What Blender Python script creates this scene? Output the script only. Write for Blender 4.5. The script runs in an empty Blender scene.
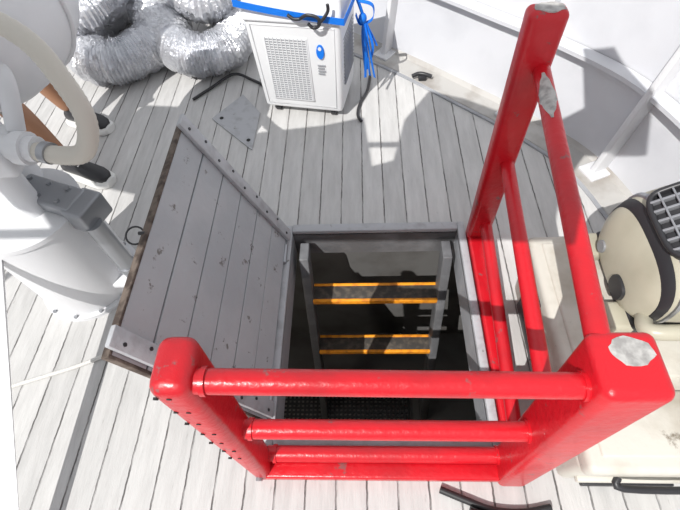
import bpy, bmesh, math, random
from mathutils import Vector, Matrix
random.seed(3)
C=bpy.context; D=bpy.data
# ---------------------------------------------------------------- materials
def nt(m): m.use_nodes=True; return m.node_tree
def mat(name,col,rough=.5,metal=0,col2=None,scale=8,lo=.45,hi=.7,bump=0,bscale=40,coat=0,detail=6,spec=.5,scuff=None,st=(.68,.74),sscale=14):
    m=D.materials.new(name); t=nt(m); b=t.nodes['Principled BSDF']
    b.inputs['Base Color'].default_value=(*col,1); b.inputs['Roughness'].default_value=rough
    b.inputs['Metallic'].default_value=metal; b.inputs['Coat Weight'].default_value=coat
    b.inputs['Specular IOR Level'].default_value=spec
    tc=t.nodes.new('ShaderNodeTexCoord')
    if col2:
        n=t.nodes.new('ShaderNodeTexNoise'); n.inputs['Scale'].default_value=scale; n.inputs['Detail'].default_value=detail
        t.links.new(tc.outputs['Object'],n.inputs['Vector'])
        r=t.nodes.new('ShaderNodeValToRGB'); r.color_ramp.elements[0].position=lo; r.color_ramp.elements[1].position=hi
        r.color_ramp.elements[0].color=(*col,1); r.color_ramp.elements[1].color=(*col2,1)
        t.links.new(n.outputs['Fac'],r.inputs['Fac']); out=r.outputs['Color']
        if scuff:
            n=t.nodes.new('ShaderNodeTexNoise'); n.inputs['Scale'].default_value=sscale; n.inputs['Detail'].default_value=9; n.inputs['Roughness'].default_value=.7
            t.links.new(tc.outputs['Object'],n.inputs['Vector'])
            r=t.nodes.new('ShaderNodeValToRGB'); r.color_ramp.elements[0].position=st[0]; r.color_ramp.elements[1].position=st[1]
            t.links.new(n.outputs['Fac'],r.inputs['Fac'])
            mx=t.nodes.new('ShaderNodeMix'); mx.data_type='RGBA'; t.links.new(r.outputs['Color'],mx.inputs[0]); t.links.new(out,mx.inputs[6]); mx.inputs[7].default_value=(*scuff,1); out=mx.outputs[2]
        t.links.new(out,b.inputs['Base Color'])
    if bump:
        n=t.nodes.new('ShaderNodeTexNoise'); n.inputs['Scale'].default_value=bscale; n.inputs['Detail'].default_value=3
        t.links.new(tc.outputs['Object'],n.inputs['Vector'])
        bp=t.nodes.new('ShaderNodeBump'); bp.inputs['Strength'].default_value=bump; bp.inputs['Distance'].default_value=.01
        t.links.new(n.outputs['Fac'],bp.inputs['Height']); t.links.new(bp.outputs['Normal'],b.inputs['Normal'])
    return m
def deck_mat(name,axis='X',pitch=.108,base=(.55,.545,.535),seam=(.10,.095,.09)):
    m=D.materials.new(name); t=nt(m); N=t.nodes; L=t.links; b=N['Principled BSDF']
    b.inputs['Roughness'].default_value=.55
    tc=N.new('ShaderNodeTexCoord'); sx=N.new('ShaderNodeSeparateXYZ'); L.new(tc.outputs['Object'],sx.inputs[0])
    def mth(op,a,bv):
        n=N.new('ShaderNodeMath'); n.operation=op
        for i,v in enumerate((a,bv)):
            if v is None: continue
            if isinstance(v,(int,float)): n.inputs[i].default_value=v
            else: L.new(v,n.inputs[i])
        return n.outputs[0]
    nz=N.new('ShaderNodeTexNoise'); nz.inputs['Scale'].default_value=34; nz.inputs['Detail'].default_value=5; L.new(tc.outputs['Object'],nz.inputs['Vector'])
    wob=mth('MULTIPLY',mth('SUBTRACT',nz.outputs['Fac'],.5),.007)
    x=mth('ADD',sx.outputs[axis],wob)
    q=mth('DIVIDE',x,pitch); fr=mth('FRACT',q,None); fl=mth('FLOOR',q,None)
    d=mth('ABSOLUTE',mth('SUBTRACT',fr,.5),None)
    ramp=N.new('ShaderNodeValToRGB'); ramp.color_ramp.elements[0].position=.466; ramp.color_ramp.elements[1].position=.486
    L.new(d,ramp.inputs['Fac'])
    n2=N.new('ShaderNodeTexNoise'); n2.inputs['Scale'].default_value=8; n2.inputs['Detail'].default_value=5; L.new(tc.outputs['Object'],n2.inputs['Vector'])
    r2=N.new('ShaderNodeValToRGB'); r2.color_ramp.elements[0].position=.38; r2.color_ramp.elements[1].position=.55
    L.new(n2.outputs['Fac'],r2.inputs['Fac'])
    seamf=mth('MULTIPLY',ramp.outputs['Color'],mth('ADD',mth('MULTIPLY',r2.outputs['Color'],.65),.3))
    wn=N.new('ShaderNodeTexWhiteNoise'); wn.noise_dimensions='1D'; L.new(fl,wn.inputs['W'])
    n3=N.new('ShaderNodeTexNoise'); n3.inputs['Scale'].default_value=3.5; n3.inputs['Detail'].default_value=10; n3.inputs['Roughness'].default_value=.65
    mp=N.new('ShaderNodeMapping'); mp.inputs['Scale'].default_value=(7,1,1) if axis=='X' else (1,7,1)
    L.new(tc.outputs['Object'],mp.inputs['Vector']); L.new(mp.outputs[0],n3.inputs['Vector'])
    val=mth('ADD',mth('MULTIPLY',wn.outputs['Value'],.12),mth('ADD',mth('MULTIPLY',n3.outputs['Fac'],.6),.6))
    mx=N.new('ShaderNodeMix'); mx.data_type='RGBA'; mx.blend_type='MULTIPLY'; mx.inputs[0].default_value=1
    mx.inputs[6].default_value=(*base,1)
    cb=N.new('ShaderNodeCombineColor'); L.new(val,cb.inputs[0]); L.new(val,cb.inputs[1]); L.new(val,cb.inputs[2])
    L.new(cb.outputs[0],mx.inputs[7])
    m2=N.new('ShaderNodeMix'); m2.data_type='RGBA'; L.new(seamf,m2.inputs[0]); L.new(mx.outputs[2],m2.inputs[6]); m2.inputs[7].default_value=(*seam,1)
    n4=N.new('ShaderNodeTexNoise'); n4.inputs['Scale'].default_value=30; n4.inputs['Detail'].default_value=8; n4.inputs['Roughness'].default_value=.7; L.new(mp.outputs[0],n4.inputs['Vector']); n4.inputs['Scale'].default_value=9
    r4=N.new('ShaderNodeValToRGB'); r4.color_ramp.elements[0].position=.62; r4.color_ramp.elements[1].position=.70; L.new(n4.outputs['Fac'],r4.inputs['Fac'])
    m3=N.new('ShaderNodeMix'); m3.data_type='RGBA'; L.new(mth('MULTIPLY',r4.outputs['Color'],.45),m3.inputs[0]); L.new(m2.outputs[2],m3.inputs[6]); m3.inputs[7].default_value=(.26,.25,.235,1)
    L.new(m3.outputs[2],b.inputs['Base Color'])
    bp=N.new('ShaderNodeBump'); bp.inputs['Strength'].default_value=.7; bp.inputs['Distance'].default_value=.006
    inv=mth('SUBTRACT',n3.outputs['Fac'],mth('MULTIPLY',ramp.outputs['Color'],1.5)); L.new(inv,bp.inputs['Height']); L.new(bp.outputs[0],b.inputs['Normal'])
    return m
M={}
M['red']=mat('red_paint',(.58,.007,.016),.34,col2=(.44,.009,.016),scale=5,bump=.25,bscale=45,coat=.12,scuff=(.26,.08,.08),st=(.63,.67),sscale=11)
M['chip']=mat('chipped_bare_paint',(.50,.49,.47),.5,col2=(.30,.29,.28),scale=40,lo=.4,hi=.6,bump=.3)
M['white']=mat('white_paint',(.70,.705,.72),.4,col2=(.58,.59,.61),scale=3,lo=.5,hi=.8,bump=.08,bscale=20)
M['wall']=mat('bulwark_paint',(.64,.65,.68),.35,col2=(.54,.55,.58),scale=3,lo=.5,hi=.8,bump=.15,bscale=12)
M['deck']=deck_mat('deck_planks')
M['grey']=mat('grey_paint',(.30,.31,.33),.5,col2=(.38,.39,.41),scale=6,bump=.2,bscale=60)
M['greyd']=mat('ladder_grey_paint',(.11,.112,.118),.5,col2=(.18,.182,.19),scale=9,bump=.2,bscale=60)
M['greyl']=mat('grey_paint_light',(.42,.43,.45),.45,col2=(.30,.30,.31),scale=18,lo=.5,hi=.75,bump=.2,scuff=(.13,.115,.10),st=(.64,.69))
M['lidp']=mat('lid_grey_planks',(.38,.395,.415),.5,col2=(.45,.46,.475),scale=4,lo=.4,hi=.7,bump=.4,bscale=25,scuff=(.16,.15,.14),st=(.61,.66),sscale=16)
M['wood']=mat('weathered_wood',(.05,.035,.028),.8,col2=(.14,.11,.09),scale=30,lo=.4,hi=.6,bump=.5)
M['dark']=mat('dark_gap',(.02,.02,.02),.8)
M['hold']=mat('hold_paint',(.13,.128,.125),.7,col2=(.08,.075,.07),scale=4)
M['tread']=mat('tread_grip',(.05,.045,.04),.7,col2=(.12,.10,.08),scale=30)
M['yellow']=mat('yellow_nosing',(.95,.36,.02),.5,col2=(.6,.2,.02),scale=25,lo=.45,hi=.65)
M['rubber']=mat('black_rubber',(.02,.02,.022),.5)
M['matbase']=mat('mat_underside',(.30,.29,.27),.7,col2=(.2,.19,.18),scale=20)
M['black']=mat('black_plastic',(.025,.025,.028),.4)
M['steel']=mat('stainless_steel',(.36,.37,.39),.38,.7,bump=.05)
M['greybox']=mat('grey_cast_metal',(.30,.31,.33),.4,.4)
M['foil']=mat('aluminium_foil',(.72,.73,.76),.28,.72,bump=1,bscale=45)
M['acw']=mat('white_plastic',(.72,.73,.74),.35)
M['slot']=mat('grille_shadow',(.30,.31,.33),.6)
M['blue']=mat('blue_webbing',(.0,.17,.72),.6,bump=.3,bscale=150)
M['cream']=mat('cream_hose',(.56,.53,.47),.45,bump=.1)
M['cool']=mat('cooler_plastic',(.58,.56,.50),.5,col2=(.36,.32,.25),scale=6,lo=.48,hi=.78,bump=.15,scuff=(.18,.15,.11),st=(.62,.70),sscale=9)
M['olive']=mat('beige_plastic',(.44,.42,.33),.35,col2=(.36,.34,.26),scale=6)
M['skin']=mat('skin',(.36,.18,.10),.5)
M['shirt']=mat('shirt_cloth',(.12,.22,.38),.8,bump=.2)
M['shorts']=mat('shorts_cloth',(.28,.27,.25),.85,bump=.2)
M['hair']=mat('hair',(.03,.02,.015),.6,bump=.6,bscale=120)
M['sole']=mat('white_rubber',(.75,.75,.73),.5)
M['rope']=mat('white_rope',(.66,.65,.62),.7,bump=.4,bscale=200)
M['stain']=mat('waterway_stain',(.46,.45,.43),.6,col2=(.28,.25,.22),scale=6,lo=.45,hi=.75,bump=.2)
M['shade_cloth']=mat('shade_panel_cloth',(.55,.55,.5),.8,bump=.2)  # cloth of the added out-of-view panel that shades the deck
M['sea']=mat('sea_water',(.02,.08,.12),.08,bump=.8,bscale=2)
gm=D.materials.new('hold_fill_glow'); gt=nt(gm); gt.nodes['Principled BSDF'].inputs['Emission Color'].default_value=(1,.9,.75,1); gt.nodes['Principled BSDF'].inputs['Emission Strength'].default_value=2; M['fill_glow']=gm  # glow of the added fill fixture in the hold
# ---------------------------------------------------------------- helpers
def finish(me,name,m,smooth=40):
    o=D.objects.new(name,me); C.collection.objects.link(o)
    if m is not None: me.materials.append(M[m])
    if smooth:
        for p in me.polygons: p.use_smooth=True
        me.set_sharp_from_angle(angle=math.radians(smooth))
    return o
def hexa(name,b4,t4,m,bevel=.0,seg=3,smooth=40):
    bm=bmesh.new(); v=[bm.verts.new(p) for p in list(b4)+list(t4)]
    for f in ((3,2,1,0),(4,5,6,7),(0,1,5,4),(1,2,6,5),(2,3,7,6),(3,0,4,7)): bm.faces.new([v[i] for i in f])
    bmesh.ops.recalc_face_normals(bm,faces=bm.faces)
    if bevel: bmesh.ops.bevel(bm,geom=bm.edges[:],offset=bevel,segments=seg,affect='EDGES',profile=.5)
    me=D.meshes.new(name); bm.to_mesh(me); bm.free(); return finish(me,name,m,smooth)
def box(name,lo,hi,m,bevel=0,seg=2,mx=None):
    x0,y0,z0=lo;x1,y1,z1=hi
    o=hexa(name,[(x0,y0,z0),(x1,y0,z0),(x1,y1,z0),(x0,y1,z0)],[(x0,y0,z1),(x1,y0,z1),(x1,y1,z1),(x0,y1,z1)],m,bevel,seg)
    if mx is not None: o.data.transform(mx)
    return o
def frames(pts,closed=False):
    n=len(pts); T=[]
    for i in range(n):
        a=pts[(i-1)%n] if closed or i>0 else pts[i]; b=pts[(i+1)%n] if closed or i<n-1 else pts[i]
        T.append((b-a).normalized())
    up=Vector((0,0,1)) if abs(T[0].z)<.9 else Vector((1,0,0))
    N=[(up-T[0]*up.dot(T[0])).normalized()]
    for i in range(1,n):
        v=N[-1]-T[i]*N[-1].dot(T[i]); N.append(v.normalized())
    return T,N
def smoothpts(pts,sub=8,closed=False):
    pts=[Vector(p) for p in pts]; n=len(pts); out=[]
    rng=n if closed else n-1
    for i in range(rng):
        if closed: p0,p1,p2,p3=pts[(i-1)%n],pts[i],pts[(i+1)%n],pts[(i+2)%n]
        else: p0,p1,p2,p3=pts[max(i-1,0)],pts[i],pts[i+1],pts[min(i+2,n-1)]
        for k in range(sub):
            t=k/sub
            out.append(.5*((2*p1)+(p2-p0)*t+(2*p0-5*p1+4*p2-p3)*t*t+(3*p1-p0-3*p2+p3)*t**3))
    if not closed: out.append(pts[-1])
    return out
def tube(name,pts,r,m,seg=16,sub=8,closed=False,rf=None,smooth=60,straight=False):
    P=[Vector(p) for p in pts] if straight else smoothpts(pts,sub,closed)
    T,N=frames(P,closed); bm=bmesh.new(); rings=[]
    for i,p in enumerate(P):
        B=T[i].cross(N[i]); ring=[]
        for k in range(seg):
            a=2*math.pi*k/seg
            rr=(r if not callable(r) else r(i/(len(P)-1)))
            if rf: rr*=rf(i,k)
            ring.append(bm.verts.new(p+(N[i]*math.cos(a)+B*math.sin(a))*rr))
        rings.append(ring)
    n=len(P)
    for i in range(n if closed else n-1):
        a=rings[i];b=rings[(i+1)%n]
        for k in range(seg): bm.faces.new([a[k],a[(k+1)%seg],b[(k+1)%seg],b[k]])
    if not closed: bm.faces.new(rings[0][::-1]); bm.faces.new(rings[-1])
    bmesh.ops.recalc_face_normals(bm,faces=bm.faces)
    me=D.meshes.new(name); bm.to_mesh(me); bm.free(); return finish(me,name,m,smooth)
def rod(name,a,b,r,m,seg=20): return tube(name,[a,b],r,m,seg,straight=True)
def loft(name,secs,m,seg=20,power=2.0):
    bm=bmesh.new(); R=[]
    for c,a,b,u,v in secs:
        c=Vector(c);u=Vector(u);v=Vector(v);ring=[]
        for k in range(seg):
            t=2*math.pi*k/seg; cc,ss=math.cos(t),math.sin(t)
            ring.append(bm.verts.new(c+u*a*math.copysign(abs(cc)**(2/power),cc)+v*b*math.copysign(abs(ss)**(2/power),ss)))
        R.append(ring)
    for a,b in zip(R,R[1:]):
        for k in range(seg): bm.faces.new([a[k],a[(k+1)%seg],b[(k+1)%seg],b[k]])
    bm.faces.new(R[0][::-1]); bm.faces.new(R[-1]); bmesh.ops.recalc_face_normals(bm,faces=bm.faces)
    me=D.meshes.new(name); bm.to_mesh(me); bm.free(); return finish(me,name,m,50)
def ball(name,c,s,m,seg=24):
    bm=bmesh.new(); bmesh.ops.create_uvsphere(bm,u_segments=seg,v_segments=seg//2,radius=1)
    me=D.meshes.new(name); bmesh.ops.transform(bm,matrix=Matrix.Translation(c)@Matrix.Diagonal((*s,1)),verts=bm.verts)
    bm.to_mesh(me); bm.free(); return finish(me,name,m,60)
def join(name,parts,mx=None):
    bpy.ops.object.select_all(action='DESELECT')
    for p in parts: p.select_set(True)
    C.view_layer.objects.active=parts[0]
    if len(parts)>1: bpy.ops.object.join()
    o=C.view_layer.objects.active; o.name=name; o.data.name=name
    if mx is not None: o.data.transform(mx)
    return o
def fill(name,loops,z,m,flip=False):
    bm=bmesh.new(); E=[]
    for lp in loops:
        v=[bm.verts.new((p[0],p[1],z)) for p in lp]
        for i in range(len(v)): E.append(bm.edges.new((v[i],v[(i+1)%len(v)])))
    bmesh.ops.triangle_fill(bm,use_beauty=True,use_dissolve=False,edges=E,normal=(0,0,1))
    for f in bm.faces:
        f.normal_update()
        if (f.normal.z<0)!=flip: f.normal_flip()
    me=D.meshes.new(name); bm.to_mesh(me); bm.free(); return finish(me,name,m,0)
X=Vector((1,0,0));Y=Vector((0,1,0));Z=Vector((0,0,1))
# ---------------------------------------------------------------- deck, walls, hold
HX0,HX1,HY0,HY1=-.342,.449,.36,1.283
outer=[(1.52,-3),(1.47,-1),(1.45,0),(1.42,.8),(1.36,1.28),(1.22,1.74),(.97,2.07),(.70,2.34),(.2,2.80),(-.5,3.3),(-1.3,3.75),(-2.2,4.0),(-3.2,4.0)]
sm=smoothpts([(x,y,0) for x,y in outer],6)
loop=[(p.x,p.y) for p in sm]+[(-3.2,-3)]
hole=[(HX0,HY0),(HX1,HY0),(HX1,HY1),(HX0,HY1)]
deck=fill('floor',[loop,hole],0,'deck')
def offs(P,d):
    out=[]
    for i,p in enumerate(P):
        a=P[max(i-1,0)];b=P[min(i+1,len(P)-1)]; t=(b-a).normalized(); n=Vector((t.y,-t.x,0))
        out.append(p+n*d)
    return out
def strip(name,profile,P,m,smooth=30):
    bm=bmesh.new(); R=[]
    for d,z in profile:
        R.append([bm.verts.new((q.x,q.y,z)) for q in offs(P,d)])
    for a,b in zip(R,R[1:]):
        for i in range(len(P)-1): bm.faces.new([a[i],a[i+1],b[i+1],b[i]])
    bmesh.ops.recalc_face_normals(bm,faces=bm.faces)
    me=D.meshes.new(name); bm.to_mesh(me); bm.free(); return finish(me,name,m,smooth)
wp=[]
wp.append(strip('shell',[(0,-.02),(.0,.04),(.14,.95),(.08,.97),(.06,1.0),(.08,1.04),(.28,1.04),(.28,.98),(.2,.95),(.06,.0),(.0,-2.7)],sm,'wall'))
def rib(idx,w=.03,dp=.11):
    p=sm[idx]; t=(sm[idx+1]-sm[idx-1]).normalized(); n=Vector((t.y,-t.x,0))
    a=p+n*.02-t*w/2; b=p+n*.02+t*w/2
    b4=[a-n*dp,b-n*dp,b+n*.02,a+n*.02]
    a2=p+n*.14-t*w/2+Vector((0,0,.95)); b2=a2+t*w
    t4=[a2-n*.07,b2-n*.07,b2+n*.02,a2+n*.02]
    r=hexa('rib',b4,t4,'white',.006)
    fb=[a-n*(dp+.03)-t*.04,b-n*(dp+.03)+t*.04,b+t*.04,a-t*.04]
    f=hexa('foot',fb,[q+Vector((0,0,.02)) for q in fb],'white',.005)
    return [r,f]
for idx in (10,16,22,29,38,48,58): wp+=rib(idx)
wp.append(strip('stringer',[(.055,.42),(.0,.43),(.0,.45),(.06,.46)],sm,'wall'))
wall=join('wall_bulwark',wp)
lw=join('wall_port',[box('p',(-3.3,-3,-2.7),(-3.2,4.05,1.0),'wall',.01)])
aw=join('wall_aft',[box('p',(-3.3,-3.1,-2.7),(1.6,-3.0,1.0),'wall',.01)])
ww=join('trim_waterway',[strip('w',[(-.16,.001),(-.155,.006),(-.02,.006),(.0,.03)],sm,'stain'),
   strip('w2',[(-.185,.001),(-.183,.009),(-.165,.009),(-.163,.001)],sm,'grey')])
hp=[]
hx0,hx1,hy0,hy1,hz=-1.15,1.2,-.6,1.42,-1.5
hp.append(box('trunkL',(HX0-.03,HY0-.03,-.16),(HX0,HY1+.03,0.0),'grey'))
hp.append(box('trunkR',(HX1,HY0-.03,-.16),(HX1+.03,HY1+.03,0.0),'grey'))
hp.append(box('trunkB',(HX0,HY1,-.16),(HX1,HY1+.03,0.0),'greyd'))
hp.append(box('trunkF',(HX0,HY0-.03,-.16),(HX1,HY0,0.0),'grey'))
hole2=[(HX0-.03,HY0-.03),(HX1+.03,HY0-.03),(HX1+.03,HY1+.03),(HX0-.03,HY1+.03)]
hp.append(fill('hc',[[(hx0,hy0),(hx1,hy0),(hx1,hy1),(hx0,hy1)],hole2],-.16,'hold',True))
trunk=join('ceiling_hold',hp)
hf=join('floor_hold',[box('a',(hx0,hy0,hz-.05),(hx1,hy1,hz),'hold')])
hw=join('wall_hold',[box('a',(hx0-.05,hy0,hz),(hx0,hy1,-.16),'hold'),box('a',(hx1,hy0,hz),(hx1+.05,hy1,-.16),'hold'),
   box('a',(hx0,hy0-.05,hz),(hx1,hy0,-.16),'hold'),box('a',(hx0,hy1,hz),(hx1,hy1+.05,-.16),'hold')])
cp=[box('l',(HX0-.045,HY0-.045,.001),(HX0,HY1+.045,.02),'greyl',.006),box('r',(HX1,HY0-.045,.001),(HX1+.035,HY1+.045,.028),'greyl',.006),
    box('b',(HX0,HY1,.001),(HX1,HY1+.045,.028),'greyl',.006),box('f',(HX0,HY0-.045,.001),(HX1,HY0,.028),'greyl',.006)]
coam=join('hatch_coaming',cp)
mp=[box('m',(-.74,.46,hz),(.30,1.02,hz+.006),'matbase',.002)]
nx,ny=34,19
for i in range(nx+1): mp.append(box('d',(-.74+i*1.04/nx-.007,.46,hz+.006),(-.74+i*1.04/nx+.007,1.02,hz+.018),'rubber'))
for j in range(ny+1): mp.append(box('d',(-.74,.46+j*.56/ny-.007,hz+.006),(.30,.46+j*.56/ny+.007,hz+.0185),'rubber'))
mat_o=join('rubber_mat',mp)
fill_fix_o=join('hold_fill_fixture',[rod('b',(-1.15,.2,-.45),(-1.11,.2,-.45),.08,'greybox',24),ball('g',(-1.09,.2,-.45),(.04,.06,.06),'fill_glow',20)])  # fixture added to go with the hold fill light
pl=D.lights.new('hold_fill_light','POINT'); pl.energy=7; pl.shadow_soft_size=.06; pl.color=(1,.92,.8)  # added fill light that brightens the dark hold
plo=D.objects.new('hold_fill_light',pl); C.collection.objects.link(plo); plo.location=(-.98,.2,-.45)
# ---------------------------------------------------------------- ladder
lp=[]
def lad(h): return 1.205+ h*.265
LX0,LX1=-.285,.395; lb=hz+.02
for x in (LX0,LX1):
    w=.022; a=lad(-.02); b=lad(lb)
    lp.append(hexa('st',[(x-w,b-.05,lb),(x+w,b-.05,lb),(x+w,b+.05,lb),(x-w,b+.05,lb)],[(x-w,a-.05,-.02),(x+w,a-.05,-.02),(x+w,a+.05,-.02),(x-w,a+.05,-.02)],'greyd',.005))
for h in (-.30,-.72,-1.12):
    y=lad(h)
    lp.append(box('tr',(LX0+.02,y-.05,h-.03),(LX1-.02,y+.05,h),'tread',.003))
    lp.append(box('n1',(LX0+.02,y-.054,h-.03),(LX1-.02,y-.038,h+.004),'yellow',.003))
    lp.append(box('n2',(LX0+.02,y+.038,h-.03),(LX1-.02,y+.054,h+.004),'yellow',.003))
ladder=join('companionway_ladder',lp)
# ---------------------------------------------------------------- hatch lid
U=Vector((-.372,0,.928)); Nn=Vector((.928,0,.372))
MX=Matrix(((U.x,0,Nn.x,-.366),(U.y,1,Nn.y,0),(U.z,0,Nn.z,.037),(0,0,0,1)))
q=[]
npl=6; W=.725
for i in range(npl):
    u0=i*W/npl+.002; u1=(i+1)*W/npl-.0025
    q.append(box('pl',(u0,.40,-.022),(u1,1.28,random.uniform(-.002,.001)),'lidp',.0015,1,MX))
q.append(box('back',(.0,.402,-.026),(W,1.278,-.010),'dark',0,2,MX))
q.append(box('edge',(W-.002,.395,-.026),(W+.008,1.285,.0005),'wood',.003,2,MX))
q.append(box('edge2',(.0,.39,-.026),(W+.008,.401,.0005),'wood',.003,2,MX))
for (ya,yb) in ((1.225,1.285),(.41,.47)):
    q.append(box('bat',(-.01,ya,0),(W+.028,yb,.018),'greyl',.004,2,MX))
    for k in range(9):
        c=MX@Vector((.03+k*.085,(ya+yb)/2+(.01 if k%2 else -.01),.018)); 
        q.append(rod('riv',c,c+Nn*.003,.006,'black',8))
for yy in (.5,1.15):
    q.append(rod('hinge',(-.366,yy-.05,.033),(-.366,yy+.05,.033),.011,'steel',12))
ro=MX@Vector((W+.004,.78,-.013)); rc=ro+Vector((-.035,0,-.01))
q.append(rod('eye',ro,ro+Vector((-.02,0,0)),.006,'black',8))
q.append(tube('ring',[rc+Vector((math.cos(a)*.022,math.sin(a)*.032,-.012*math.cos(a))) for a in [2*math.pi*k/20 for k in range(20)]],.003,'black',8,1,True))
lid=join('hatch_lid',q)
# ---------------------------------------------------------------- red guard rail
R=[]
def post(bx,by,tx,ty,h,bev=.022):
    return hexa('post',[(bx[0],by[0],0),(bx[1],by[0],0),(bx[1],by[1],0),(bx[0],by[1],0)],[(tx[0],ty[0],h),(tx[1],ty[0],h),(tx[1],ty[1],h),(tx[0],ty[1],h)],'red',bev,5)
R.append(post((-.395,-.335),(.20,.30),(-.440,-.350),(.25,.38),.895,.03))
R.append(post((.445,.545),(.19,.31),(.449,.588),(.243,.385),.885))
R.append(post((.485,.585),(1.22,1.285),(.462,.575),(1.215,1.285),1.08))
r=.0275
for (hl,hr,y,xl) in ((.845,.812,.29,-.36),(.44,.425,.283,-.35),(.075,.075,.28,-.345)):
    R.append(rod('bar',(xl,y,hl),(.47,y,hr),r,'red',28))
    for xx,hh,s in ((xl+.02,hl,1),(.452,hr,-1)):
        R.append(rod('collar',(xx,y,hh),(xx+.012*s,y,hh),r*1.15,'red',24))
for (a,b) in (((.482,.36,.855),(.548,1.24,.905)),((.507,.33,.45),(.546,1.24,.51)),((.515,.3,.09),(.550,1.24,.13))):
    R.append(rod('sbar',a,b,r*.93,'red',28))
R.append(box('base',(-.39,.205,0),(.5,.262,.05),'red',.01,3))
R.append(box('base2',(.49,.28,0),(.55,1.25,.045),'red',.01,3))
for k in range(7):
    for j in range(2):
        z=.86-k*.085; f=1-z/.895
        x=-.425+.042*f+j*.028+(k%2)*.008; y=.25-.05*f
        R.append(rod('hole',(x,y+.004,z),(x,y-.0015,z-.001),.0055,'dark',10))
R.append(rod('bolt',(-.37,.26,.06),(-.37,.195,.06),.012,'steel',8))
def chip(c,s,n=22,seed=1):
    random.seed(seed); bm=bmesh.new(); vs=[]
    for k in range(n):
        a=2*math.pi*k/n; rr=1+random.uniform(-.12,.10)
        vs.append((c[0]+math.cos(a)*s[0]*rr,c[1]+math.sin(a)*s[1]*rr))
    t=[bm.verts.new((x,y,c[2])) for x,y in vs]; b=[bm.verts.new((x,y,c[2]-.004)) for x,y in vs]
    bm.faces.new(t); bm.faces.new(b[::-1])
    for k in range(n): bm.faces.new([t[k],b[k],b[(k+1)%n],t[(k+1)%n]])
    me=D.meshes.new('chip'); bm.to_mesh(me); bm.free(); return finish(me,'chip','chip',0)
R.append(chip((.525,.337,.8858),(.045,.030),seed=4))
R.append(chip((.52,1.25,1.0808),(.045,.025),seed=7))
def barpatch(a,b,t0,t1,rad,seed):
    a=Vector(a);b=Vector(b);d=(b-a).normalized();s=Vector((0,0,1)); s=(s-d*s.dot(d)).normalized(); w=d.cross(s)
    random.seed(seed); bm=bmesh.new(); rows=[]
    n=12
    for i in range(n+1):
        t=t0+(t1-t0)*i/n; ww=(.95*math.sin(math.pi*max(.04,min(.96,i/n))))*(1+random.uniform(-.2,.2)); row=[]
        for k in range(7):
            an=ww*(k/6-.5)*2+random.uniform(-.04,.04)-.35
            row.append(bm.verts.new(a+(b-a)*t+(s*math.cos(an)+w*math.sin(an))*(rad+.0012)))
        rows.append(row)
    for x,y in zip(rows,rows[1:]):
        for k in range(6): bm.faces.new([x[k],x[k+1],y[k+1],y[k]])
    bmesh.ops.recalc_face_normals(bm,faces=bm.faces)
    me=D.meshes.new('chip'); bm.to_mesh(me); bm.free(); return finish(me,'chip','chip',60)
R.append(barpatch((.482,.36,.855),(.548,1.24,.905),.72,.93,r*.93,3))
rail=join('hatch_guard_rail',R)
# ---------------------------------------------------------------- crane column
K=[]
cx,cy=-1.27,1.05
K.append(rod('col',(cx,cy,0),(cx,cy,.50),.2,'white',64))
K.append(rod('flange',(cx,cy,0),(cx,cy,.02),.222,'white',64))
K.append(rod('capr',(cx,cy,.50),(cx,cy,.52),.205,'white',64))
for k in range(12):
    a=k*math.pi/6; K.append(rod('bolt',(cx+.211*math.cos(a),cy+.211*math.sin(a),.02),(cx+.211*math.cos(a),cy+.211*math.sin(a),.03),.008,'steel',6))
K.append(rod('riser',(cx-.08,cy+.13,.52),(cx-.08,cy+.13,.86),.10,'white',40))
K.append(hexa('arm',[(cx-.16,cy+.05,.78),(cx+.02,cy+.05,.78),(cx+.02,1.5,.82),(cx-.16,1.5,.82)],[(cx-.16,cy+.05,.88),(cx+.02,cy+.05,.88),(cx+.02,1.5,1.0),(cx-.16,1.5,1.0)],'white',.02))
hs=[]
for t in range(13):
    a=-math.pi/2+math.pi*t/12; rr=.27*max(.05,math.cos(a))**.55
    hs.append(((-1.30,1.53+.36*math.sin(a),1.0),rr,rr,X,Z))
K.append(loft('housing',hs,'white',48))
K.append(tube('band',[(-1.30+.272*math.cos(a),1.57,1.0+.272*math.sin(a)) for a in [2*math.pi*k/40 for k in range(40)]],.01,'white',8,1,True))
ga=math.radians(-20)
MG=Matrix.Translation((-1.10,1.06,.52))@Matrix.Rotation(ga,4,'Z')
K.append(box('gb',(-.20,-.055,0),(.08,.055,.06),'greybox',.012,3,MG))
K.append(box('gb2',(.05,-.065,-.05),(.14,.065,.055),'greybox',.012,3,MG))
for x in (-.16,-.07,.02): K.append(rod('b',MG@Vector((x,-.03,.06)),MG@Vector((x,-.03,.07)),.01,'steel',6)); K.append(rod('b',MG@Vector((x,.03,.06)),MG@Vector((x,.03,.07)),.01,'steel',6))
K.append(rod('pipe',(-.99,.985,.50),(-.99,.985,.10),.034,'steel',24))
K.append(rod('pc',(-.99,.985,.20),(-.99,.985,.225),.040,'greybox',24))
K.append(box('clamp',(-1.13,.95,.08),(-.945,1.03,.11),'white',.008))
K.append(rod('b',(-.975,.965,.11),(-.975,.965,.122),.012,'steel',6))
K.append(box('f1',(-1.25,.98,.74),(-1.10,1.12,.86),'white',.02,3))
K.append(rod('f2',(-1.14,1.04,.83),(-1.0,1.02,.83),.04,'white',20))
K.append(rod('f3',(-1.07,1.03,.83),(-1.03,1.025,.83),.052,'white',20))
K.append(tube('f5',[(-1.24,1.25,.88),(-1.15,1.25,.96),(-1.09,1.18,.95),(-1.10,1.10,.84)],.028,'white',12))
K.append(rod('f6',(-1.22,1.04,.52),(-1.2,1.04,.78),.045,'white',20))
def hoserf(i,k): return 1.0+(.04 if i%2 else -.02)
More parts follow.
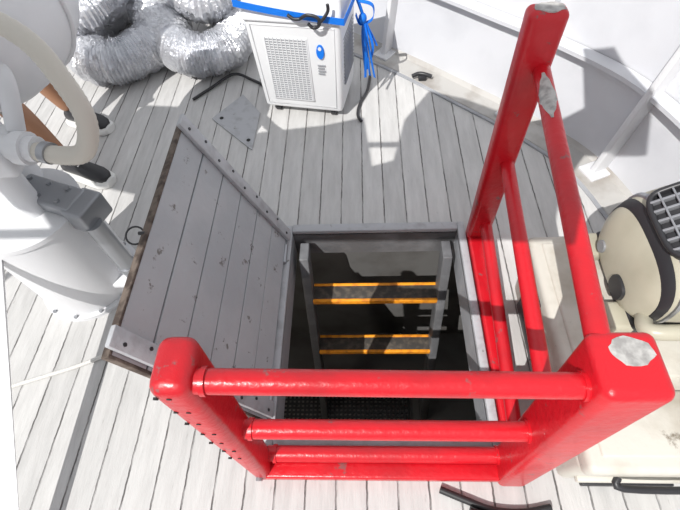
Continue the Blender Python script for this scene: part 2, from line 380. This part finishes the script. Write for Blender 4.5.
K.append(tube('hose',[(-1.25,1.45,1.22),(-1.07,1.22,1.19),(-.875,1.105,1.13),(-.80,1.04,1.05),(-.775,1.0,.95),(-.82,.975,.86),(-.91,.99,.83),(-1.03,1.02,.83)],.028,'cream',18,14,rf=hoserf))
K.append(rod('hcl',(-.95,1.0,.83),(-.975,1.008,.83),.034,'steel',18))
K.append(hexa('brace',[(-1.11,-.3,0),(-1.05,-.3,0),(-1.05,-.24,0),(-1.11,-.24,0)],[(-1.36,.88,.46),(-1.31,.88,.46),(-1.31,.91,.50),(-1.36,.91,.50)],'white',.006))
K.append(box('bfoot',(-1.14,-.34,0),(-1.02,-.2,.012),'white',.003))
crane=join('deck_crane',K)
# ---------------------------------------------------------------- air conditioner
A=[]
w,d,h=.232,.36,.76
A.append(hexa('body',[(-w,0,.05),(w,0,.05),(w,d,.05),(-w,d,.05)],[(-w-.02,-.01,.58),(w+.015,-.01,.58),(w+.015,d,.58),(-w-.02,d,.58)],'acw',.022,4))
A.append(hexa('top',[(-w-.03,-.025,.57),(w+.025,-.025,.57),(w+.025,d+.01,.57),(-w-.03,d+.01,.57)],[(-w-.01,.05,h),(w+.005,.05,h),(w+.005,d-.01,h),(-w-.01,d-.01,h)],'acw',.02,4))
A.append(box('panel',(-.1,.12,h-.004),(.1,.28,h+.004),'black',.003))
A.append(box('gframe',(-.165,-.012,.12),(.075,.005,.50),'acw',.005))
for k in range(26):
    z=.135+k*.0138
    A.append(box('s',(-.155,-.0145,z),(.065,-.008,z+.0055),'slot'))
for k in range(11):
    A.append(box('v',(-.155+k*.022-.002,-.0155,.13),(-.155+k*.022+.002,-.010,.495),'acw'))
A.append(tube('inner',[(-.205,-.004,.085),(.20,-.004,.085),(.215,-.012,.555),(-.22,-.012,.555)],.002,'acw',6,1,True))
A.append(loft('badge',[((.135,-.002,.43),.022,.04,X,Z),((.135,-.016,.43),.02,.038,X,Z)],'blue',24))
A.append(loft('badge2',[((.135,-.015,.45),.009,.010,X,Z),((.135,-.018,.45),.009,.010,X,Z)],'acw',16))
for k in range(4): A.append(box('txt',(.115,-.013,.35-k*.016),(.155-.006*(k%2),-.008,.356-k*.016),'slot'))
for x in (-.17,.17):
    for y in (.05,.3):
        A.append(rod('cast',(x-.015,y,.025),(x+.015,y,.025),.025,'black',20)); A.append(box('cb',(x-.02,y-.02,.03),(x+.02,y+.02,.06),'black',.004))
for k in range(14): A.append(box('sv',(w+.004,.06,.2+k*.02),(w+.0145,.3,.206+k*.02),'slot'))
MA=Matrix.Translation((-.335,2.16,0))@Matrix.Rotation(math.radians(-11),4,'Z')
ac=join('portable_air_conditioner',A,MA)
S=[]
def web(name,pts,wid,side,m='blue',th=.003):
    P=smoothpts(pts,6); bm=bmesh.new(); R=[]
    side=Vector(side)
    for i,p in enumerate(P):
        t=(P[min(i+1,len(P)-1)]-P[max(i-1,0)]).normalized(); s=(side-t*side.dot(t)).normalized(); n=t.cross(s)
        R.append([bm.verts.new(p+s*wid/2+n*th/2),bm.verts.new(p-s*wid/2+n*th/2),bm.verts.new(p-s*wid/2-n*th/2),bm.verts.new(p+s*wid/2-n*th/2)])
    for a,b in zip(R,R[1:]):
        for k in range(4): bm.faces.new([a[k],a[(k+1)%4],b[(k+1)%4],b[k]])
    bm.faces.new(R[0][::-1]); bm.faces.new(R[-1]); bmesh.ops.recalc_face_normals(bm,faces=bm.faces)
    me=D.meshes.new(name); bm.to_mesh(me); bm.free(); return finish(me,name,m,40)
yf=-.033
S.append(web('front',[(-w-.04,yf,.665),(-.1,yf,.64),(.08,yf,.62),(w+.04,yf,.605)],.032,Z))
S.append(web('side',[(w+.04,yf,.605),(w+.045,.15,.605),(w+.045,d+.02,.605)],.032,Z))
S.append(web('rear',[(w+.045,d+.02,.605),(0,d+.03,.62),(-w-.045,d+.02,.66)],.032,Z))
S.append(web('sideL',[(-w-.045,d+.02,.66),(-w-.045,.15,.66),(-w-.04,yf,.665)],.032,Z))
S.append(tube('hook',[(.06,yf-.012,.615),(.10,yf-.02,.64),(.15,yf-.02,.63),(.155,yf-.02,.595),(.125,yf-.02,.58),(.10,yf-.02,.60)],.008,'black',8))
S.append(tube('hook2',[(.15,yf-.02,.60),(.18,yf-.02,.63),(.20,yf-.01,.66),(.20,yf-.01,.69)],.008,'black',8))
S.append(tube('hook3',[(.0,yf-.01,.63),(.03,yf-.015,.615),(.06,yf-.012,.615)],.008,'black',8))
random.seed(8)
for k in range(7):
    x=w+.075+.015*k*.8+random.uniform(-.008,.008); y=.22+random.uniform(-.05,.05); b=.14+random.uniform(-.03,.22)
    S.append(web('tail',[(w+.047,.22,.605),(w+.085,.22,.50),(x,y,.36),(x+random.uniform(-.03,.035),y,b)],.014,(1,random.uniform(-.9,.9),.1)))
S.append(web('loop',[(w+.06,.22,.58),(w+.13,.24,.55),(w+.13,.24,.48),(w+.07,.22,.46),(w+.05,.2,.52)],.02,(0,1,.3)))
S.append(ball('knot',(w+.082,.22,.49),(.022,.025,.028),'blue',16))
strap=join('ratchet_strap',S,MA)
cab=join('power_cord',[tube('c',[(.0,2.09,.009),(-.02,2.15,.009),(-.005,2.25,.012),(.04,2.37,.012),(.06,2.52,.012)],.009,'black',10)])
cab2=join('drain_hose',[tube('c',[(-.62,2.46,.012),(-.70,2.52,.012),(-.82,2.56,.03),(-.95,2.45,.015),(-1.05,2.34,.012)],.009,'black',10)])
# ---------------------------------------------------------------- foil duct
def duct(pts,rad,seed):
    random.seed(seed); cache={}
    def rf(i,k):
        base=(.05 if i%2 else -.05)
        key=(i//3,k//2)
        if key not in cache: cache[key]=random.uniform(-.09,.07)
        return 1+base+cache[key]
    return tube('duct',pts,rad,'foil',28,30,rf=rf,smooth=20)
dz=.145
du=[duct([(-1.55,3.55,dz),(-1.80,3.2,dz),(-1.86,2.85,dz),(-1.68,2.58,dz),(-1.46,2.62,dz),(-1.36,2.85,dz),(-1.5,3.2,.2)],.135,1),
    duct([(-1.5,3.2,.2),(-1.28,2.95,.15),(-1.2,2.72,dz),(-1.04,2.60,dz),(-.86,2.66,dz),(-.80,2.9,dz),(-.88,3.15,dz),(-1.1,3.35,dz)],.128,2),
    duct([(-1.75,3.35,.36),(-1.6,2.98,.39),(-1.68,2.74,.38),(-1.95,2.72,.36)],.12,3),
    duct([(-1.35,3.4,.36),(-1.16,3.02,.38),(-.96,2.82,.36),(-.84,3.1,.36),(-.9,3.3,.36)],.115,4)]
ductobj=join('flexible_foil_duct',du)
sb4=[(-.90,2.16,.003),(-.62,1.88,.003),(-.61,2.20,.003),(-.74,2.38,.003)]
sh=join('metal_sheet',[hexa('s',sb4,[(a,b,.007) for a,b,_ in sb4],'greyl',0,1,0),
   rod('h',(-.65,1.96,.007),(-.65,1.96,.009),.012,'dark',12),rod('h',(-.84,2.16,.007),(-.84,2.16,.009),.012,'dark',12)])
cl=join('deck_cleat',[tube('c',[(.32,2.47,.03),(.36,2.48,.04),(.40,2.47,.04),(.44,2.46,.03)],.012,'black',10),box('b',(.36,2.45,0),(.41,2.50,.035),'black',.008)])
# ---------------------------------------------------------------- cooler box
B=[]
x0,x1,y0,y1=.625,1.22,.20,1.0
B.append(hexa('body',[(x0+.03,y0+.02,.0),(x1-.02,y0+.02,.0),(x1-.02,y1-.02,.0),(x0+.03,y1-.02,.0)],[(x0+.01,y0+.005,.26),(x1,y0+.005,.26),(x1,y1,.26),(x0+.01,y1,.26)],'cool',.025,4))
B.append(box('lidb',(x0,y0-.01,.265),(x1+.01,y1+.01,.345),'cool',.022,4))
B.append(box('top1',(x0+.04,y0+.03,.335),(x1-.03,.42,.353),'cool',.008,3))
B.append(box('top2',(x0+.04,.46,.335),(x1-.03,y1-.03,.353),'cool',.008,3))
for yy in (.42,.78):
    B.append(box('latch',(x0-.012,yy-.05,.14),(x0+.02,yy+.05,.30),'black',.008,3))
B.append(box('label',(x0+.004,.62,.06),(x0+.02,.86,.13),'black',.002))
B.append(box('ribf',(x0+.05,y0-.004,.09),(x1-.05,y0+.02,.12),'cool',.008))
B.append(tube('hndl',[(x0+.14,y0-.0,.20),(x0+.15,y0-.03,.19),(x0+.40,y0-.03,.19),(x0+.41,y0,.20)],.011,'black',10,4))
B.append(box('rb1',(x0+.1,y0-.004,.0),(x0+.4,y0+.03,.03),'black',.005))
cooler=join('cooler_box',B)
# ---------------------------------------------------------------- generator
G=[]
gx0,gx1,gy0,gy1,gz=.82,1.30,.58,1.0,.353
G.append(box('base',(gx0+.02,gy0+.02,gz),(gx1-.01,gy1-.02,gz+.06),'black',.015,3))
def sect(x,ys,zc,hh,py=0): return ((x,(gy0+gy1)/2+py,gz+zc),ys,hh,Y,Z)
G.append(loft('cowl',[sect(.815,.10,.11,.04),sect(.825,.15,.12,.08),sect(.845,.185,.14,.11),sect(.89,.205,.17,.145),sect(.96,.212,.19,.17),sect(1.15,.21,.20,.178),sect(1.25,.195,.19,.165),sect(1.29,.16,.18,.13),sect(1.30,.12,.17,.10)],'olive',44,2.6))
G.append(loft('band',[sect(.852,.1935,.1445,.1195),sect(.872,.2035,.160,.135)],'black',44,2.6))
G.append(loft('band2',[sect(.884,.2085,.1685,.1455),sect(.893,.2105,.173,.150)],'steel',44,2.6))
mg=Matrix.Translation((.925,.80,gz+.345))@Matrix.Rotation(math.radians(-34),4,'Y')
G.append(loft('gr_base',[((0,0,-.05),.078,.122,X,Y),((0,0,.0),.076,.118,X,Y),((0,0,.003),.066,.105,X,Y)],'black',36,4)); G[-1].data.transform(mg)
G.append(tube('gr_rim',[(.074*math.copysign(abs(math.cos(a))**.5,math.cos(a)),.116*math.copysign(abs(math.sin(a))**.5,math.sin(a)),.012) for a in [2*math.pi*k/40 for k in range(40)]],.009,'black',8,1,True)); G[-1].data.transform(mg)
for k in range(6): G.append(box('gs',(-.068,-.092+k*.034,0),(.068,-.084+k*.034,.020),'greybox',.002,2,mg))
for k in range(3): G.append(box('gv',(-.040+k*.037,-.108,0),(-.034+k*.037,.108,.022),'greybox',.002,2,mg))
G.append(loft('muff',[((.85,.72,gz+.10),.045,.04,Y,Z),((.806,.72,gz+.10),.04,.035,Y,Z)],'black',24,2.6))
G.append(rod('muff2',(.83,.88,gz+.10),(.808,.88,gz+.10),.022,'greybox',20))
G.append(tube('handle',[(.86,gy0+.04,gz+.10),(.84,gy0-.025,gz+.13),(.95,gy0-.04,gz+.15),(1.15,gy0-.04,gz+.15),(1.24,gy0+.04,gz+.13)],.024,'olive',16))
G.append(box('foot',(.785,gy0+.02,gz),(.87,gy0+.12,gz+.05),'olive',.015,3))
G.append(box('foot',(.785,gy1-.12,gz),(.87,gy1-.02,gz+.05),'olive',.015,3))
gen=join('portable_generator',G)
# ---------------------------------------------------------------- cable & ropes
pc=join('electrical_cable',[tube('c',[(.61,.13,.014),(.52,.115,.014),(.42,.12,.014),(.33,.15,.014),(.25,.18,.014)],.012,'rubber',12),
   loft('plug',[((.33,.09,.03),.01,.01,Y,Z),((.34,.09,.034),.035,.028,Y,Z),((.42,.07,.034),.04,.03,Y,Z),((.46,.065,.03),.028,.022,Y,Z)],'rubber',20)])
rp1=join('deck_rope',[tube('r',[(-1.6,.48,.008),(-1.42,.545,.008),(-1.2,.62,.008),(-1.04,.686,.008),(-.8,.74,.008),(-.6,.74,.008)],.009,'rope',8)])
# ---------------------------------------------------------------- person
def shoe(ox,oy,ang):
    P=[]
    secs=[(-.14,.030,.028),(-.125,.038,.04),(-.08,.042,.048),(-.02,.044,.045),(.04,.048,.036),(.09,.050,.029),(.125,.042,.023),(.145,.022,.016)]
    P.append(loft('up',[((x,0,.028+b),a,b,Y,Z) for x,a,b in secs],'black',20,2.3))
    P.append(loft('sole',[((x*1.08,0,.018),a*1.28,.018,Y,Z) for x,a,b in secs],'sole',20,4))
    P.append(loft('collar',[((-.085,0,.09),.045,.036,X,Y),((-.09,0,.12),.044,.036,X,Y)],'black',18))
    for k in range(4): P.append(box('lace',(-.03+k*.022,-.024,.112-k*.009),(-.02+k*.022,.024,.120-k*.009),'sole',.002))
    P.append(loft('toe',[((.10,0,.034),.056,.022,Y,Z),((.157,0,.024),.032,.018,Y,Z)],'sole',16,2.4))
    mx=Matrix.Translation((ox,oy,0))@Matrix.Rotation(ang,4,'Z')
    for p in P: p.data.transform(mx)
    return P
PP=shoe(-1.64,2.13,-.35)+shoe(-1.50,1.70,-.35)
bones=[((-1.83,1.95,.98),.15),((-1.83,1.95,1.15),.135),((-1.82,1.95,1.33),.155),((-1.82,1.95,1.45),.12),((-1.80,1.95,1.53),.058),((-1.78,1.95,1.60),.055),
 ((-1.84,2.04,.90),.105),((-1.82,2.11,.50),.066),((-1.78,2.14,.35),.06),((-1.725,2.16,.10),.038),
 ((-1.82,1.86,.90),.105),((-1.74,1.78,.50),.066),((-1.66,1.75,.35),.06),((-1.585,1.73,.10),.038),
 ((-1.82,2.13,1.42),.062),((-1.84,2.20,1.15),.045),((-1.74,2.19,.93),.028),
 ((-1.82,1.77,1.42),.062),((-1.86,1.72,1.15),.045),((-1.78,1.72,.93),.028)]
ed=[(0,1),(1,2),(2,3),(3,4),(4,5),(0,6),(6,7),(7,8),(8,9),(0,10),(10,11),(11,12),(12,13),(3,14),(14,15),(15,16),(3,17),(17,18),(18,19)]
me=D.meshes.new('body'); me.from_pydata([b[0] for b in bones],ed,[]); bo=D.objects.new('body',me); C.collection.objects.link(bo)
C.view_layer.objects.active=bo; bo.select_set(True)
sk=bo.modifiers.new('s','SKIN'); ss=bo.modifiers.new('ss','SUBSURF'); ss.levels=2
for i,b in enumerate(bones):
    me.skin_vertices[0].data[i].radius=(b[1],b[1]); me.skin_vertices[0].data[i].use_root=(i==0)
dg=C.evaluated_depsgraph_get(); nm=D.meshes.new_from_object(bo.evaluated_get(dg)); D.objects.remove(bo)
body=D.objects.new('body',nm); C.collection.objects.link(body)
nm.materials.clear()
for k in ('skin','shirt','shorts'): nm.materials.append(M[k])
for p in nm.polygons:
    c=p.center; arm=abs(c.y-1.95)>.19 and c.z<1.2 and c.z>.85 
    p.use_smooth=True
    p.material_index=0
    if c.z>.98 and c.z<1.49 and not arm: p.material_index=1
    elif .44<c.z<=.98 and not (arm and abs(c.y-1.95)>.2): p.material_index=2
PP.append(body)
hxo=-.08
PP.append(ball('head',(-1.68+hxo,1.95,1.70),(.098,.076,.118),'skin',28))
PP.append(ball('hair',(-1.695+hxo,1.95,1.725),(.098,.082,.108),'hair',28))
PP.append(loft('nose',[((-1.585+hxo,1.95,1.72),.006,.006,Y,X),((-1.572+hxo,1.95,1.685),.014,.014,Y,X),((-1.59+hxo,1.95,1.675),.01,.01,Y,X)],'skin',10))
for s in (-1,1):
    PP.append(ball('eye',(-1.594+hxo,1.95+s*.03,1.71),(.008,.013,.008),'sole',12)); PP.append(ball('pupil',(-1.588+hxo,1.95+s*.03,1.71),(.004,.006,.006),'black',10))
    PP.append(ball('ear',(-1.685+hxo,1.95+s*.08,1.70),(.018,.01,.03),'skin',12))
PP.append(ball('mouth',(-1.588+hxo,1.95,1.645),(.006,.024,.006),'skin',12))
for (hx,hy,s) in ((-1.73,2.19,1),(-1.77,1.72,-1)):
    PP.append(loft('palm',[((hx,hy,.94),.022,.02,X,Y),((hx+.006,hy,.90),.036,.015,X,Y),((hx+.01,hy,.85),.040,.014,X,Y)],'skin',14))
    for k,l in enumerate((.065,.078,.072,.056)):
        fx=hx+.01+(.03-.02*k)
        PP.append(tube('finger',[(fx,hy,.855),(fx+.004,hy-s*.002,.855-l*.5),(fx-.002,hy-s*.018,.855-l)],lambda t:.0088-.0025*t,'skin',10,4))
    PP.append(tube('thumb',[(hx+.03,hy,.91),(hx+.055,hy-s*.01,.88),(hx+.06,hy-s*.018,.845)],lambda t:.011-.003*t,'skin',10,4))
person=join('standing_person',PP)
# ---------------------------------------------------------------- unseen shade panel, added and shaped to throw shadows on deck and bulwark
SP=[]
z=2.3
poly=[(-1.85,-.40),(-.15,-.42),(-.02,-.1),(.15,.12),(.38,.05),(.44,.30),(.36,.66),(.24,.70),(.20,.40),(.06,.36),(-.10,.40),(-.42,.62),(-.62,.70),(-.78,.45),(-.86,.12),(-.98,.08),(-1.02,.48),(-1.25,.42),(-1.75,.36),(-2.05,.62),(-2.4,.66),(-2.62,.3),(-2.45,-.02),(-2.1,-.12)]
bm=bmesh.new(); vt=[bm.verts.new((x,y,z)) for x,y in poly]; vb=[bm.verts.new((x,y,z-.01)) for x,y in poly]
bm.faces.new(vt); bm.faces.new(vb[::-1])
for k in range(len(poly)): bm.faces.new([vt[k],vb[k],vb[(k+1)%len(poly)],vt[(k+1)%len(poly)]])
me=D.meshes.new('aw'); bm.to_mesh(me); bm.free(); SP.append(finish(me,'aw','shade_cloth',0))
SP.append(rod('p',(-2.6,.28,0),(-2.6,.28,2.31),.02,'steel',16)); SP.append(rod('p',(-2.6,.28,2.31),(.38,.2,2.31),.018,'steel',16))
SP.append(rod('p',(-2.6,-.36,0),(-2.6,-.36,2.31),.02,'steel',16)); SP.append(rod('p',(-2.6,-.36,2.31),(-.15,-.36,2.31),.018,'steel',16))
shade_panel_o=join('added_shade_panel',SP)
sea=join('sea',[box('s',(-60,-60,-2.9),(60,60,-2.75),'sea')])
# ---------------------------------------------------------------- light & camera
sun=D.lights.new('sun','SUN'); sun.energy=4.5; sun.angle=math.radians(.4); sun.color=(1,.975,.94)
so=D.objects.new('sun',sun); C.collection.objects.link(so); so.location=(-2,-3,6)
so.rotation_euler=Vector((.45,.72,-1)).to_track_quat('-Z','Y').to_euler()
wd=D.worlds.new('World'); C.scene.world=wd; wd.use_nodes=True
wd.node_tree.nodes['Background'].inputs[0].default_value=(.93,.95,1,1); wd.node_tree.nodes['Background'].inputs[1].default_value=.78
cam=D.cameras.new('camera'); co=D.objects.new('camera',cam); C.collection.objects.link(co); C.scene.camera=co
cam.sensor_width=36; cam.lens=446/680*36; cam.clip_start=.02
r_=Vector((.9985,.0161,-.0522)); u_=Vector((.0155,.8334,.5522)); b_=r_.cross(u_).normalized(); r_=u_.cross(b_).normalized(); u_=u_.normalized()
co.matrix_world=Matrix(((r_.x,u_.x,b_.x,0),(r_.y,u_.y,b_.y,0),(r_.z,u_.z,b_.z,1.75),(0,0,0,1)))
C.scene.view_settings.view_transform='Standard'
